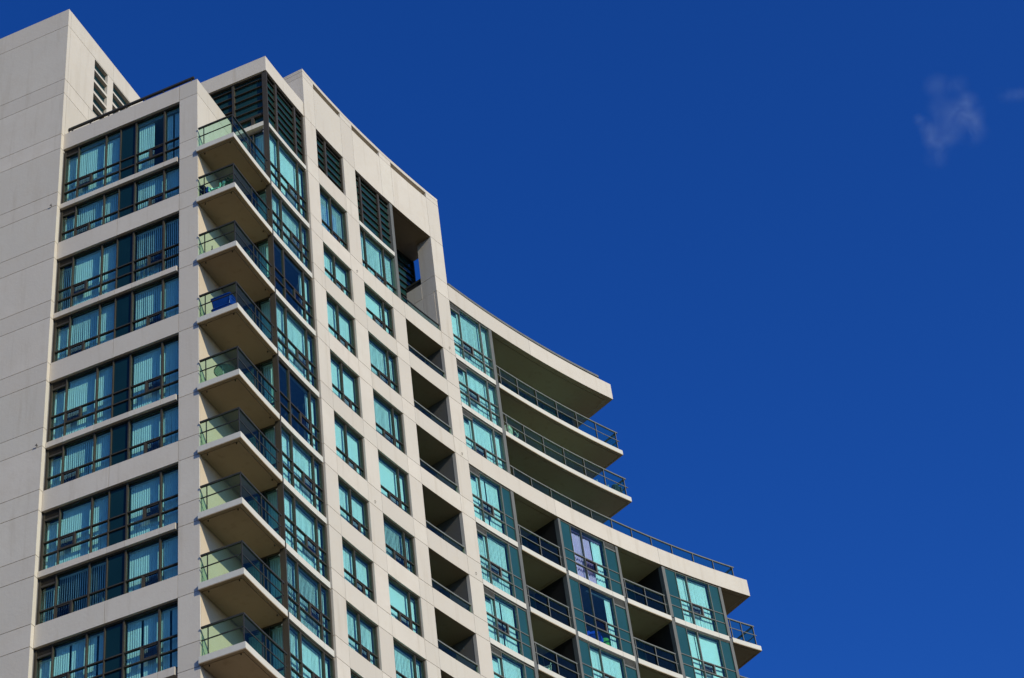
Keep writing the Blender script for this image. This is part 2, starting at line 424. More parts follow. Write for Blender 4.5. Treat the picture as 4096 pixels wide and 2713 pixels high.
# ------------------------------------------------------------------ the curved facade
t0, t1, t2, t3, t4, t5, t6, t7 = 3.0549, 3.0399, 3.0036, 2.9878, 2.9515, 2.9363, 2.8908, 2.8754
A = Arc(t0)
U = A.u
u = [U(x) for x in (t0, t1, t2, t3, t4, t5, t6, t7)]
PT = .16                              # panel thickness
def panel(u0, u1, z0, z1, d0=0., d1=PT, mat=CONC, S=A): return H("concrete_panel", S, u0, u1, d0, d1, z0, z1, mat, BLD)
joints = [67.69, 67.50, 67.195, zT['P'], zB['P'], zT['A']]
for f in FL[:9]: joints += [zB[f], zT[FL[FL.index(f)+1]]]
for k in (0, 2, 4, 6):
    for a, b in zip(joints, joints[1:]):
        if k == 4 and a <= zT['P'] and b >= zB['A']: continue      # column 2 opening runs into the terrace opening
        panel(u[k]+GAP*.4, u[k+1]-GAP*.4, b+GAP*.7, a-GAP*.7, d1=(.8 if k == 6 and b > 61 else PT))
    H("wall_core", A, u[k]+.02, u[k+1]-.02, PT-.03, .6, ZLOW, (58.7 if k == 4 else 67.6), BACK, BLD)
H("wall_core", A, u[0]+.02, U(2.8785), .5, 1.55, zT['P']+.25, 67.15, BACK, BLD)
# coping, slots and top band over the columns
for a, b in ((1, 2), (3, 4), (5, 6)):
    panel(u[a]-GAP*.4, u[b]+GAP*.4, 67.50, 67.69, d1=.8)
    panel(u[a]+GAP*.4, u[b]-GAP*.4, zT['P'], 67.16, d1=PT)
    H("sill_panel", A, u[a]+.02, u[b]-.02, .02, .7, 67.17, 67.20, CONC, BLD)
    H("wall_core", A, u[a]-.2, u[b]+.2, .70, .9, 67.15, 67.6, BACK, BLD)
H("coping", A, u[0], u[7], PT, 1.6, 67.62, 67.68, CONC, BLD)
# left end of the frame above the corner box, and its back body
ends = [67.69, 67.50, 67.195, zT['P'], 61.3]
for a, b in zip(ends, ends[1:]): H("concrete_panel", A, u[0]+.004, u[0]+.10, PT+.004, 1.6, b+GAP*.7, a-GAP*.7, CONC, BLD)
# spandrels between the floors
for i, f in enumerate(FL[:9]):
    z1, z0 = zB[f], zT[FL[i+1]]
    for a, b in ((1, 2), (3, 4), (5, 6)):
        panel(u[a]+GAP*.4, u[b]-GAP*.4, z0, z1)
        H("wall_core", A, u[a], u[b], PT-.02, .40, z0+.03, z1-.03, BACK, BLD)
panel(u[1]+GAP*.4, u[2]-GAP*.4, zT['A'], zB['P'])

# column 1 and column 2 windows
c1 = ['open', 'closed', 'closed', 'flat', 'flat', 'closed', 'closed', 'half', 'closed']
c2 = ['half', 'roller', 'half', 'half', 'roller', 'open', 'roller', 'half', 'closed']
m1a, m1b = U(3.0250), U(3.0228); m2a, m2b = U(2.9636), U(2.9615)
for i, f in enumerate(FL[:9]):
    window(A, [(u[1]+.03, m1a, 'g'), (m1b, u[2]-.06, 'wl')], zB[f], zT[f], Z[i], BRONZE, rec=.085, blinds=(c1[i],), edge=(.03, .06), seed=200+i)
    if i: window(A, [(u[3]+.03, m2a, 'wr'), (m2b, u[4]-.06, 'g')], zB[f], zT[f], Z[i], BRONZE, rec=.085, blinds=(c2[i],), edge=(.03, .06), seed=300+i)
# top window of column 2, wider, with a post beside the terrace opening
p4a, p4b = U(2.9424), U(2.9389)
n2a, n2b, n3a, n3b = U(2.9806), U(2.9789), U(2.9572), U(2.9550)
window(A, [(u[3]+.03, n2a, 'g'), (n2b, n3a, 'wr'), (n3b, p4a, 'g')], zB['A'], zT['A']+.0, Z[0], BRONZE, rec=.085, blinds=('half', 'half', 'half'), edge=(.03, 0), seed=330)
H("post", A, p4a, p4b, .03, .26, zB['A']-.02, zT['P'], GREY, BLD)
for a, b in ((u[3]+.01, n2a+.04), (n2a+.05, n3a+.04), (n3a+.05, p4a-.005)): H("ledge_panel", A, a, b, .0, .3, zT['A'], zT['A']+.22, FASC, BLD)
def louver(S, cols, z0, z1, rails, metal_, rec=.085, low=None, edge=(.03, .06)):
    """louvred glazing: horizontal bars before dark glass; low = z of the rail that tops plain panes"""
    f = MB(); uL = cols[0][0]-edge[0]; uR = cols[-1][1]+edge[1]
    f.hexa(S, uL, uR, rec+.01, rec+.13, z1-.06, z1); f.hexa(S, uL, uR, rec+.01, rec+.13, z0, z0+.04)
    if edge[0]: f.hexa(S, uL, cols[0][0], rec, rec+.13, z0+.04, z1-.06)
    if edge[1]: f.hexa(S, cols[-1][1], uR, rec, rec+.13, z0+.04, z1-.06)
    for a, b in zip(cols, cols[1:]): f.hexa(S, a[1], b[0], rec, rec+.13, z0+.04, z1-.06)
    w = obj("louver_window", f, metal_, BLD)
    zz = sorted([r for r in rails]+([low] if low else []))
    lo = z0+.04
    for u0, u1 in cols:
        lo = z0+.04
        for r in zz+[z1-.06]:
            H("pane", S, u0-.004, u1+.004, rec+.11, rec+.125, lo, r-.0, SPANL, w); lo = r+.03
        for r in zz:
            s = MB(); s.hexa(S, u0, u1, rec+.035, rec+.11, r, r+.028); obj("slat", s, metal_, w)
    return w
sl1 = [zB['P']+.02+.43*i for i in range(1, 6)]
louver(A, [(u[1]+.03, U(3.0266)), (U(3.0246), u[2]-.06)], zB['P'], zT['P'], sl1, BRONZE)
sl2 = [62.17+.425*i for i in range(1, 6)]
louver(A, [(u[3]+.03, n2a), (n2b, n3a), (n3b, p4a)], zT['A']+.22, zT['P'], sl2, BRONZE, low=62.17, edge=(.03, 0))
H("wall_core", A, u[1]-.1, u[2]+.1, .40, .6, zT['A'], 67.1, BACK, BLD)
H("wall_core", A, u[3]-.1, p4b-.02, .45, .6, zT['A']+.25, 67.1, BACK, BLD)

# terrace opening under the frame: deep soffit, back wall, wing wall, glass rail
H("soffit", A, p4b-.1, U(2.8782), PT+.02, 1.75, zT['P']+.012, zT['P']+.24, SOFF, BLD)
H("drip_edge", A, p4b+.01, u[6]-.01, .004, PT, zT['P']-.005, zT['P']-.001, SOFF, BLD)
H("terrace_floor", A, p4b-.3, u[6]+.1, PT, 5.0, Z[0]-.2, Z[0], SOFF, BLD)
louver(A, [(p4b+.02, U(2.9270)), (U(2.9250), U(2.906)), (U(2.904), U(2.8788))], Z[0], zT['P'], [58.9+.43*i for i in range(13)], RAIL, rec=1.62, edge=(.02, .06))
H("wall_core", A, p4b-.6, U(2.8820), 1.76, 1.86, Z[0], zT['P'], BACK, BLD)
for z0, z1 in ((Z[0]+.05, zT['A']), (zT['A'], 62.14)):
    H("concrete_panel", A, u[6]-.004, u[6]+.18, .815, 1.66, z0+GAP*.7, z1-GAP*.7, CONC, BLD)
    H("concrete_panel", A, u[6]-.004, u[6]+.18, PT-.01, .795, z0+GAP*.7, z1-GAP*.7, CONC, BLD) if z1 < 61.5 else None
H("railing_panel", A, U(2.9352), u[6]-.02, .07, .082, Z[0]+.1, 59.16, BALG, BLD)
H("handrail", A, U(2.9360), u[6]-.01, .05, .10, 59.15, 59.20, RAIL, BLD)
H("roof_handrail", A, u[6]+.03, u[6]+.10, .82, 2.6, 62.42, 62.54, RAIL, BLD)
H("roof_handrail", A, u[6]+.05, u[6]+.08, .82, 2.6, 62.14, 62.42, BLACK, BLD)

# loggias in the third column
for i, f in enumerate(FL[1:9], 1):
    z0, z1, zf = zB[f], zT[f], Z[i]
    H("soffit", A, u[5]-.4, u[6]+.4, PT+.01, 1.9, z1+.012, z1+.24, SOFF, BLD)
    H("drip_edge", A, u[5]+.01, u[6]-.01, .004, PT, z1-.005, z1-.001, SOFF, BLD)
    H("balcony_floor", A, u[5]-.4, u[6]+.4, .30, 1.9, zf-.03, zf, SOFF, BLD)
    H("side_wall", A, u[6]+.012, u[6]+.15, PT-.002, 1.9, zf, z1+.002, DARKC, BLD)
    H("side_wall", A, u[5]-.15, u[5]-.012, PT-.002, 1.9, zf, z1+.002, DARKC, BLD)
    window(A, [(u[5]+.05, u[5]+1.25, 'g'), (u[5]+1.33, u[6]-.05, 'g')], zf, z1, zf, BRONZE, rec=1.75, blinds=('closed', 'none'), edge=(.05, .05), seed=400+i, T1=False)
    rl = H("railing", A, u[5]+.005, u[6]-.005, .06, .13, zf+1.085, zf+1.15, RAILG, BLD)
    um = (u[5]+u[6])/2+.02
    H("glass_panel", A, u[5]+.005, um-.008, .09, .10, zf+.15, zf+1.085, BALG, rl); H("glass_panel", A, um+.008, u[6]-.005, .09, .10, zf+.15, zf+1.085, BALG, rl)
    H("railing_post", A, um-.02, um+.02, .10, .14, zf, zf+1.085, RAIL, rl)

# ------------------------------------------------------------------ corner bay and its balconies
TB0, TB1 = 3.1063, 3.0560
B = Arc(TB0, RB); UBv = lambda t: (TB0-t)*R
bcols = [(UBv(3.1058), UBv(3.0937), 'g'), (UBv(3.0915), UBv(3.0679), 'wr'), (UBv(3.0659), UBv(3.0568), 'g')]
bsty = [('flat', 'flat', 'flat'), ('half', 'half', 'half'), ('none', 'none', 'flat'), ('closed', 'closed', 'closed'), ('none', 'none', 'flat'),
        ('flat', 'closed', 'flat'), ('flat', 'closed', 'flat'), ('open', 'open', 'open'), ('half', 'closed', 'flat')]
bm_ = [UBv(3.1061), UBv(3.0926), UBv(3.0669), UBv(TB1)]
BK = Flat(0, 2.80)                    # recessed back wall behind the balconies
for i in range(9):
    z0 = Z[i]; z1 = (61.235 if i == 0 else Z[i-1]-T)
    window(B, bcols, z0, z1, z0, BRONZE, rec=.05, blinds=bsty[i], edge=(0, .10), seed=500+i)
    zl0, zl1 = (61.235, 61.46) if i == 0 else (Z[i-1]-T, Z[i-1])
    for a, b in zip(bm_, bm_[1:]): H("ledge_panel", B, a+.005, b-.005, 0, .30, zl0+.012, zl1, FASC, BLD)
    # corner post
    c = lambda t, r: (CX+r*math.cos(t), CY+r*math.sin(t))
    zp1 = 64.6 if i == 0 else Z[i-1]-.09
    pm = MB().prism((c(3.1061, RB+.012), c(3.1061, RB+.22), (1.43, 2.97), (1.43, 2.80), (c(3.1061, RB)[0]-.01, 2.80)), z0-.07, zp1)
    obj("corner_post", pm, BRONZE, BLD)
    # back wall glazing
    window(BK, [(.05, .62, 'g'), (.72, .90, 'sd'), (.96, 1.40, 'g')], z0, z1+(.03 if i else 0), z0, BRONZE, rec=.06, blinds=('flat', 'flat'), edge=(.05, .03), seed=600+i, T1=False)
    if i == 0:
        for a, b in ((.15, .90), (.912, 1.445)): H("ledge_panel", BK, a, b, 0, .25, 61.39, 61.62, FASC, BLD)
H("ledge_panel", B, bm_[0], bm_[-1], 0, .3, Z[8]-T, Z[8], FASC, BLD)
# louvred box on top of the corner
lb = [(bcols[0][0], bcols[0][1]), (bcols[1][0], bcols[1][1]), (bcols[2][0], bcols[2][1])]
rl = [62.60, 63.03, 63.455, 63.875, 64.31]
louver(B, lb, 61.46, 64.615, rl, BRONZE, rec=.05, low=62.17, edge=(0, .10))
louver(BK, [(-2.6, -.0), (.10, 1.43)], 62.17, 64.615, rl, BRONZE, rec=.04, edge=(.03, 0))
louver(BK, [(-2.6, .85), (.97, 1.43)], 61.62, 62.17, [], BRONZE, rec=.05, edge=(.03, 0))
H("wall_core", BK, -2.7, 1.2, .45, .7, 58, 64.6, BACK, BLD)
H("wall_core", B, .55, bm_[-1], .55, .7, 58.2, 64.6, BACK, BLD)
ab = [(CX+RB*math.cos(t_), CY+RB*math.sin(t_)) for t_ in [3.1079-(3.1079-3.0552)*k/5 for k in range(6)]]
bx = MB().prism(((-3.2, 2.763), ) + tuple(ab) + ((ab[-1][0]-3.5, ab[-1][1]), (-3.2, 9)), 64.615, 65.486); obj("concrete_panel", bx, CONC, BLD)
bx = MB().prism(((-3.0, 2.95), (1.5, 2.95), (ab[-1][0]-.3, ab[-1][1]), (ab[-1][0]-3, ab[-1][1]), (-3, 9)), 65.40, 65.45); obj("roof_deck", bx, ROOF, BLD)

# balconies
tc = 3.15765
def arc_xy(r, ta, tb, n=6): return [(CX+r*math.cos(ta+(tb-ta)*k/n), CY+r*math.sin(ta+(tb-ta)*k/n)) for k in range(n+1)]
def t_at_y(r, y): return math.pi-math.asin((y-CY)/r)
for i in range(9):
    z1 = Z[i]; z0 = z1-T
    pts = [(.022, 3.05), (.022, .0), (-.012, -.001), (-.012, -.095)] + arc_xy(RB, t_at_y(RB, -.095), 3.1078) + [(1.42, 2.80), (1.42, 3.05)]
    s = MB().prism(pts, z0+.035, z1)
    ins = .13
    bl = obj("balcony", s, FASC, BLD)
    # drip edge below the soffit: a raised rim round the painted field
    rim = arc_xy(RB+.002, t_at_y(RB, -.093), 3.1080); rin = arc_xy(RB+.12, t_at_y(RB, .03), 3.1080)
    r_ = MB()
    for a in range(6):
        r_.prism((rim[a], rim[a+1], rin[a+1], rin[a]), z0, z0+.037)
    r_.prism(((-.010, -.093), rim[0], rin[0], (.13, .03), (-.010, .03)), z0, z0+.037)
    obj("drip_edge", r_, SOFF, bl)
    fin = arc_xy(RB+.155, t_at_y(RB, .075), 3.1080)
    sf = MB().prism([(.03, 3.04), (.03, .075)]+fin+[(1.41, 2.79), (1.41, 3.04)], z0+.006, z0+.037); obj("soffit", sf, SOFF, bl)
    for q in ((.24, .05+.08), (1.36, .10), (1.42, 2.46)):
        obj("drain_spout", MB().lathe((q[0], q[1], z0-.035), [(.022, 0), (.022, .05)], 8), RAIL, bl)
    # cream painted side wall of the pier
    i and H("side_wall", Side(.0, 0), .05, 2.76, -.014, .004, z1, Z[i-1]-T, CREAM, BLD)
    # railing
    hr = z1+1.10; mr = z1+.60
    k = MB()
    k.hexa(LF, .05, 1.555, -.055, .015, hr-.06, hr)
    e0 = t_at_y(RB+.07, -.055); rail = Arc(e0, RB+.05); ue = (e0-3.1085)*R
    k.hexa(rail, 0, ue, 0, .07, hr-.06, hr, 6)
    ro = obj("railing", k, RAIL, bl)
    mm = MB(); mm.hexa(LF, .05, 1.53, -.035, -.005, mr-.018, mr+.018); mm.hexa(rail, .03, ue, .02, .05, mr-.018, mr+.018, 6)
    obj("middle_rail", mm, RAIL, bl)
    for up in (.285, ): H("railing_post", LF, up-.014, up+.014, -.03, .005, z1, hr-.06, RAIL, bl)
    H("railing_post", LF, 1.53, 1.555, -.035, -.008, z1, hr-.06, RAIL, bl)
    for tt in (3.1566, 3.1319, 3.1108): H("railing_post", rail, (e0-tt)*R-.014, (e0-tt)*R+.014, .012, .045, z1, hr-.06, RAIL, bl)
    for a, b in ((.06, .265), (.305, 1.515)):
        for c0, c1 in ((z1+.05, mr-.018), (mr+.018, hr-.06)): H("glass_panel", LF, a, b, -.022, -.012, c0, c1, BALG, bl)
    for ta, tb in ((3.1555, 3.1322), (3.1316, 3.1112)):
        for c0, c1 in ((z1+.05, mr-.018), (mr+.018, hr-.06)): H("glass_panel", rail, (e0-ta)*R, (e0-tb)*R, .03, .04, c0, c1, BALG, bl)

# ------------------------------------------------------------------ right wing
C4 = [(u[7]+.005, U(2.8642), 'v'), (U(2.8626), U(2.8393), 'wl'), (U(2.8372), U(2.8275), 'g')]
C4s = [C4[0], C4[1], (C4[2][0], C4[2][1], 's')]
rows = []
for i in range(8):
    f = FL[i]
    z0 = {2: zB['C']}.get(i, Z[i]); z1 = {0: zT['A'], 3: zT['D']-.08}.get(i, Z[i-1]-T)
    rows.append((i, z0, z1))
s4 = [('flat', 'half', 'half'), ('half', 'closed', 'closed'), ('closed', 'closed', 'gap'), ('flat', 'gap'), ('half', 'half'), ('flat', 'gap'), ('flat', 'away'), ('flat', 'closed')]
for i, z0, z1 in rows:
    cols = C4 if i < 3 else C4s
    if i < 3: cols = [C4[0], (C4[1][0], C4[1][1], 'wl'), C4[2]]
    window(A, cols, z0, z1, Z[i], GREY, rec=.05, blinds=s4[i], edge=(0, 0), seed=700+i)
    H("post", A, U(2.8273), U(2.8238), .03, .25, z0, z1+(0 if i in (0, 3) else T), GREY, BLD)
    if i not in (0, 3):
        us = [u[7]+.01, U(2.8634), U(2.8382), U(2.8276)]
        for a, b in zip(us, us[1:]): H("ledge_panel", A, a+.005, b-.005, 0, .3, z1+.012, z1+T, FASC, BLD)
def fascia(ua, ub, z0, z1, js, d1=.25):
    e = [ua]+js+[ub]
    for a, b in zip(e, e[1:]): H("concrete_panel", A, a+GAP*.4, b-GAP*.4, 0, d1, z0, z1, CONC, BLD)
E1, E2 = U(2.6811), U(2.5652)
fascia(u[7], E1, zT['A'], 62.18, [U(2.7773)])
fascia(u[7], E2, 51.967, 52.872, [U(2.776), U(2.6616)])
def slab(ua, ub, z0, z1, dep=4.5, mat=FASC, rimw=.12):
    o = H("balcony", A, ua, ub, 0, dep, z0+.035, z1, mat, BLD)
    H("drip_edge", A, ua+.002, ub-.002, .002, rimw, z0, z0+.037, SOFF, o)
    H("drip_edge", A, ub-rimw+.03, ub-.002, rimw+.001, dep-.01, z0+.001, z0+.037, SOFF, o)
    H("soffit", A, ua+.002, ub-rimw, rimw+.04, dep-.01, z0+.006, z0+.037, SOFF, o)
    return o
# end returns and decks of the two roofs
for e, z0, z1 in ((E1, zT['A'], 62.18), (E2, 51.967, 52.872)): H("concrete_panel", A, e-.25, e-.002, .252, 4.4, z0, z1, CONC, BLD)
for ua, e, z0 in ((u[7], E1, zT['A']), (u[7], E2, 51.967)):
    H("roof_deck", A, ua, e-.26, .26, 9 if z0 > 60 else 6, z0+.04, z0+.28, FASC, BLD)
    H("soffit", A, U(2.8237), e-.26, .285, 4.4, z0+.002, z0+.041, SOFF, BLD)
    H("drip_edge", A, U(2.8237), e-.004, .006, .252, z0-.006, z0-.001, SOFF, BLD)
    H("drip_edge", A, e-.24, e-.004, .254, 4.3, z0-.006, z0-.001, SOFF, BLD)
H("roof_deck", A, u[6]+.2, u[7], .82, 9, zT['A']+.04, zT['A']+.28, ROOF, BLD)
def railing(ua, ub, zf, posts, hgt=1.10, mid=True, z0=None, endret=0., parent=BLD):
    z0 = z0 if z0 is not None else zf
    hr = zf+hgt
    k = MB(); k.hexa(A, ua, ub, .05, .12, hr-.058, hr)
    if endret: k.hexa(A, ub-.08, ub, .13, endret, hr-.065, hr)
    ro = obj("railing", k, RAILG, parent)
    if mid:
        k = MB(); k.hexa(A, ua, ub+.06, .055, .085, zf+.568, zf+.598)
        if endret: k.hexa(A, ub-.035, ub, .085, endret, zf+.565, zf+.60)
        obj("middle_rail", k, RAILG, ro)
    for p in posts: H("railing_post", A, p-.013, p+.017, .058, .085, z0-.0, hr-.058, RAILG, ro)
    for p in posts: H("flank_shade_strip", A, p-.046, p-.0135, .060, .085, z0, hr-.059, FLANK_SHADE, ro)  # near-black strip stands in for the shaded flank of each post
    ps = [ua]+[p for p in posts]
    for a, b in zip(ps, ps[1:]):
        cells = ((z0+.03, zf+.565), (zf+.60, hr-.066)) if mid else ((z0+.02, hr-.066),)
        for c0, c1 in cells:
            if b-a > .25: H("glass_panel", A, a+.018, b-.02, .095, .105, c0, c1, BALG, ro)
    if endret:
        for c0, c1 in (((z0+.03, zf+.565), (zf+.60, hr-.066)) if mid else ((z0+.02, hr-.066),)): H("glass_panel", A, ub-.03, ub-.02, .15, endret, c0, c1, BALG, ro)
    return ro
POST_T = U(2.8236)
for i in (0, 1):
    o = slab(POST_T, U(2.6814), Z[i]-T, Z[i])
    railing(POST_T, U(2.6828), Z[i], [U(x) for x in (2.8194, 2.7990, 2.7768, 2.7533, 2.7303, 2.7080, 2.6850)], endret=2.0)
railing(POST_T, U(2.5760), Z[2], [U(x) for x in (2.8194, 2.7990, 2.7768, 2.7544, 2.7319, 2.7093, 2.6875, 2.6660, 2.6435, 2.6206, 2.5988, 2.5778)], hgt=1.21, mid=False, z0=52.85, endret=2.5)
k = MB(); k.hexa(A, U(2.8709), U(2.6919), .12, .22, 62.42, 62.54); rr = obj("roof_railing", k, RAILG, BLD)
for j in range(8):
    x = U(2.8545-.0233*j); H("railing_post", A, x-.02, x+.02, .15, .19, 62.15, 62.43, RAIL, rr)
H("curb", A, U(2.8709), U(2.6935), .25, .40, 62.1, 62.40, BLACK, rr)
# back wall of the three stacked open balconies
for i in (0, 1, 2):
    zf = Z[i]; z1 = zT['A'] if i == 0 else Z[i-1]-T
    g0 = POST_T-.2; cols = []; w_ = 1.15; kk = ['g', 'g', 's', 'g', 'g', 'g', 's']
    x = g0
    for q in range(7):
        e_ = U(2.6935) if q == 6 else x+w_
        cols.append((x+.05, e_-.05, kk[q])); x = e_
    window(A, cols, zf, z1+.01, zf, GREY, rec=2.15, blinds=('none', 'closed', 'none', 'closed', 'partL', 'none'), edge=(.05, .05), seed=800+i, T1=False)
# loggias and bays of the lower wing
LOG1 = (POST_T, U(2.7742)); LOG2 = (U(2.7082), U(2.6604)); END3 = U(2.5964)
bA2 = [(U(2.7717), U(2.7618), 's'), (U(2.7602), U(2.7496), 'g'), (U(2.7480), U(2.7248), 'wl'), (U(2.7227), U(2.7109), 'vs')]
bA3 = [(U(2.6570), U(2.6467), 's'), (U(2.6450), U(2.6352), 'g'), (U(2.6331), U(2.6112), 'wl'), (U(2.6094), U(2.5994), 's')]
sA2 = {3: ('curtain', 'curtainL'), 4: ('none', 'partR'), 5: ('flat', 'closed'), 6: ('half', 'half'), 7: ('flat',)}
sA3 = {3: ('closed', 'closed'), 4: ('roller', 'roller'), 5: ('closed', 'flat'), 6: ('flat',), 7: ('flat',)}
for i, z0, z1 in rows[3:]:
    zh = z1+(0 if i == 3 else T)
    for cols, sty, pa, pb, s0 in ((bA2, sA2, (U(2.7742), U(2.7717)), (U(2.7109), U(2.7082)), 900), (bA3, sA3, (U(2.6604), U(2.6570)), (U(2.5994), END3), 950)):
        window(A, cols, z0, z1, Z[i], GREY, rec=.05, blinds=sty[i], edge=(0, 0), seed=s0+i)
        for a, b in (pa, pb): H("post", A, a, b, .03, .25, z0-(.05 if i > 3 else 0), zh-.05, GREY, BLD)
        us = [cols[0][0]-.0]+[(c_[1]+d_[0])/2 for c_, d_ in zip(cols, cols[1:])]+[cols[-1][1]]
        for a, b in zip(us, us[1:]): H("ledge_panel", A, a+.005, b-.005, 0, .3, Z[i]-T+.012, Z[i], FASC, BLD)
        H("ledge_trim", A, pa[0], pb[1], .035, .3, Z[i]-T-.03, Z[i]-T+.010, GREY, BLD)
    for (a, b), np_ in ((LOG1, 3), (LOG2, 3)):
        o = slab(a+.03, b-.01, Z[i]-T, Z[i], 2.1)
        railing(a+.03, b-.14, Z[i], [a+.12, (a+b)/2-.02, b-.19], parent=o)
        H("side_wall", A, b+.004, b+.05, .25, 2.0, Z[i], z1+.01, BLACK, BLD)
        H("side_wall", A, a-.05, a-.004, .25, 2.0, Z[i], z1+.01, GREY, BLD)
        w1 = (b-a)/2
        window(A, [(a+.05, a+w1-.05, 'g'), (a+w1+.05, b-.05, 's')], Z[i], z1+.01, Z[i], GREY, rec=1.9, blinds=('half',), edge=(.05, .05), seed=1000+i, T1=False)
    # open end balcony
    if i >= 3:
        o = slab(END3+.03, U(2.5660), Z[i]-T, Z[i], 4.0)
        railing(END3+.03, U(2.5680), Z[i], [END3+.14, U(2.5822), U(2.5692)], endret=2.6, parent=o)
        H("side_wall", A, END3-.10, END3-.006, .25, 6, Z[i], z1+.01, GREY, BLD)

# ------------------------------------------------------------------ interiors and the rest of the shell
for i in range(9):
    zf = Z[i]
    H("floor_slab", LF, -W, -.05, .31, 5.0, zf-.2, zf-.02, ROOM, BLD)
    H("floor_slab", B, .35, bm_[-1], .31, 4.5, zf-.2, zf-.02, ROOM, BLD)
    H("floor_slab", A, .3, u[5]-.3, .42, 4.5, zf-.2, zf-.02, ROOM, BLD)
    if i < 8:
        H("floor_slab", A, u[7], POST_T-.05, .31, 4.5, zf-.2, zf-.02, ROOM, BLD)
        if i > 2:
            for a, b in ((bA2[0][0], bA2[-1][1]), (bA3[0][0], bA3[-1][1])): H("floor_slab", A, a, b, .31, 4.5, zf-.2, zf-.02, ROOM, BLD)
H("inner_wall", LF, -W, -1.2, 3.6, 3.8, ZLOW, 61.2, ROOM, BLD)
H("inner_wall", A, -2.2, u[5]-.3, 4.2, 4.4, ZLOW, 64.5, ROOM, BLD)
H("inner_wall", A, u[5]-.3, u[6]+.3, 3.5, 3.7, ZLOW, 58.0, ROOM, BLD)
H("inner_wall", A, u[6]+.3, U(2.6935), 4.2, 4.4, ZLOW, zT['A'], ROOM, BLD)
H("inner_wall", A, U(2.6935), END3-.2, 4.2, 4.4, ZLOW, 52.0, ROOM, BLD)
for uu in (.1, u[2]+.4, u[4]+.4, u[6]+.5, POST_T-.3): H("inner_wall", A, uu, uu+.15, .7, 4.2, ZLOW, 58.0 if uu > u[2] and uu < u[6] else 61.1, ROOM, BLD)
H("inner_wall", A, U(2.6950), U(2.6935), 2.3, 6, 52.3, 61.2, CONC, BLD)
for uu in (bA2[0][0]+.02, bA2[-1][1]-.17, bA3[0][0]+.02): H("inner_wall", A, uu, uu+.15, .5, 4.2, ZLOW, 52.0, ROOM, BLD)
for a, b in ((-4.19, -4.13), (-2.84, -2.80)): H("inner_wall", LF, a, b, .5, 3.6, ZLOW, 61.1, ROOM, BLD)
H("floor_slab", LF, -W, -.05, .31, 5, zT['A']+.02, zT['A']+.2, ROOM, BLD)
# plain lower storeys below the picture, down to the ground
H("lower_wall", LF, -24, 0, -.10, 3, 0, ZLOW-.02, CONC, BLD)
H("lower_wall", B, -.4, bm_[-1], .0, 3, 0, ZLOW-.02, CONC, BLD)
H("lower_wall", A, 0, END3, .0, 3, 0, Z[8]-.3 if False else ZLOW-.02, CONC, BLD)
H("lower_wall", A, u[7]+.01, END3, .3, 3, ZLOW-.02, Z[7]-.4, CONC, BLD)

# small window-cleaning anchors on the walls
for tt, zz in ((2.9968, 58.039), (2.8830, 58.09), (2.8829, 46.148), (2.9970, 46.087), (2.8829, 52.2)):
    S_ = A; x = U(tt); k = MB()
    k.tube([S_.pt(x, .01, zz+.05), S_.pt(x-.02, -.05, zz+.03), S_.pt(x, -.06, zz-.02), S_.pt(x+.02, -.03, zz-.05), S_.pt(x, .01, zz-.05)], .009, 6)
    obj("wall_anchor", k, BRONZE, BLD)
for xx, zz in ((-6.40, 57.96), (-6.36, 45.96)):
    k = MB(); k.tube([(xx, -.17, zz), (xx+.01, -.26, zz+.01), (xx+.05, -.27, zz+.03)], .014, 6); k.tube([(xx-.05, -.23, zz+.03), (xx+.05, -.23, zz-.03)], .012, 6)
    obj("wall_anchor", k, BRONZE, BLD)

# ------------------------------------------------------------------ things on the balconies
BLUE = plain("blue_plastic", (.012, .045, .33), .35, .5); MINT = plain("mint_plastic", (.42, .72, .60), .45, .4)
LEAF = plain("leaf", (.035, .10, .02), .6, .3, .5, 30); TERRA = plain("terracotta", (.30, .13, .07), .8, .2)
DKP = plain("dark_planter", (.09, .12, .13), .5, .4); WHITE = plain("white_plastic", (.75, .75, .72), .5, .4)
STEEL = plain("steel", (.62, .62, .60), .35, .6); GREEN = plain("green_cloth", (.10, .36, .06), .8, .2)
# blue storage bin on the fourth balcony
z = Z[3]
bn = thing("storage_bin", "blue plastic storage bin behind the glass of the fourth corner balcony from the top", "storage bin", loc=(.82, .36, z))
def rbox(mb, x0, x1, y0, y1, z0, z1, tp=0., r=.06):
    def ring(e, zz):
        out = []
        for cx_, cy_, a in ((x1+e-r, y0-e+r, -90), (x1+e-r, y1+e-r, 0), (x0-e+r, y1+e-r, 90), (x0-e+r, y0-e+r, 180)):
            for q in range(4):
                an = math.radians(a+30*q); out.append((cx_+r*math.cos(an), cy_+r*math.sin(an), zz))
        return out
    k = len(mb.v); a = ring(0, z0); b = ring(tp, z1); n = len(a); mb.v += a+b
    for i in range(n):
        j = (i+1) % n; mb.f.append((k+i, k+j, k+n+j, k+n+i))
    mb.f.append(tuple(k+i for i in range(n))[::-1]); mb.f.append(tuple(k+n+i for i in range(n)))
    return mb
obj("tub", rbox(MB(), -.34, .34, -.20, .20, .40, .82, .05), BLUE, bn)
obj("rim", rbox(MB(), -.41, .41, -.27, .27, .82, .86, 0), BLUE, bn)
obj("lid", rbox(MB(), -.40, .40, -.26, .26, .33, .395, -.03), BLUE, bn)
obj("lower_tub", rbox(MB(), -.30, .30, -.18, .18, .0, .33, .06), BLUE, bn)
k = MB(); k.box(.36, .395, -.10, .10, .70, .74); obj("handle", k, BLUE, bn)
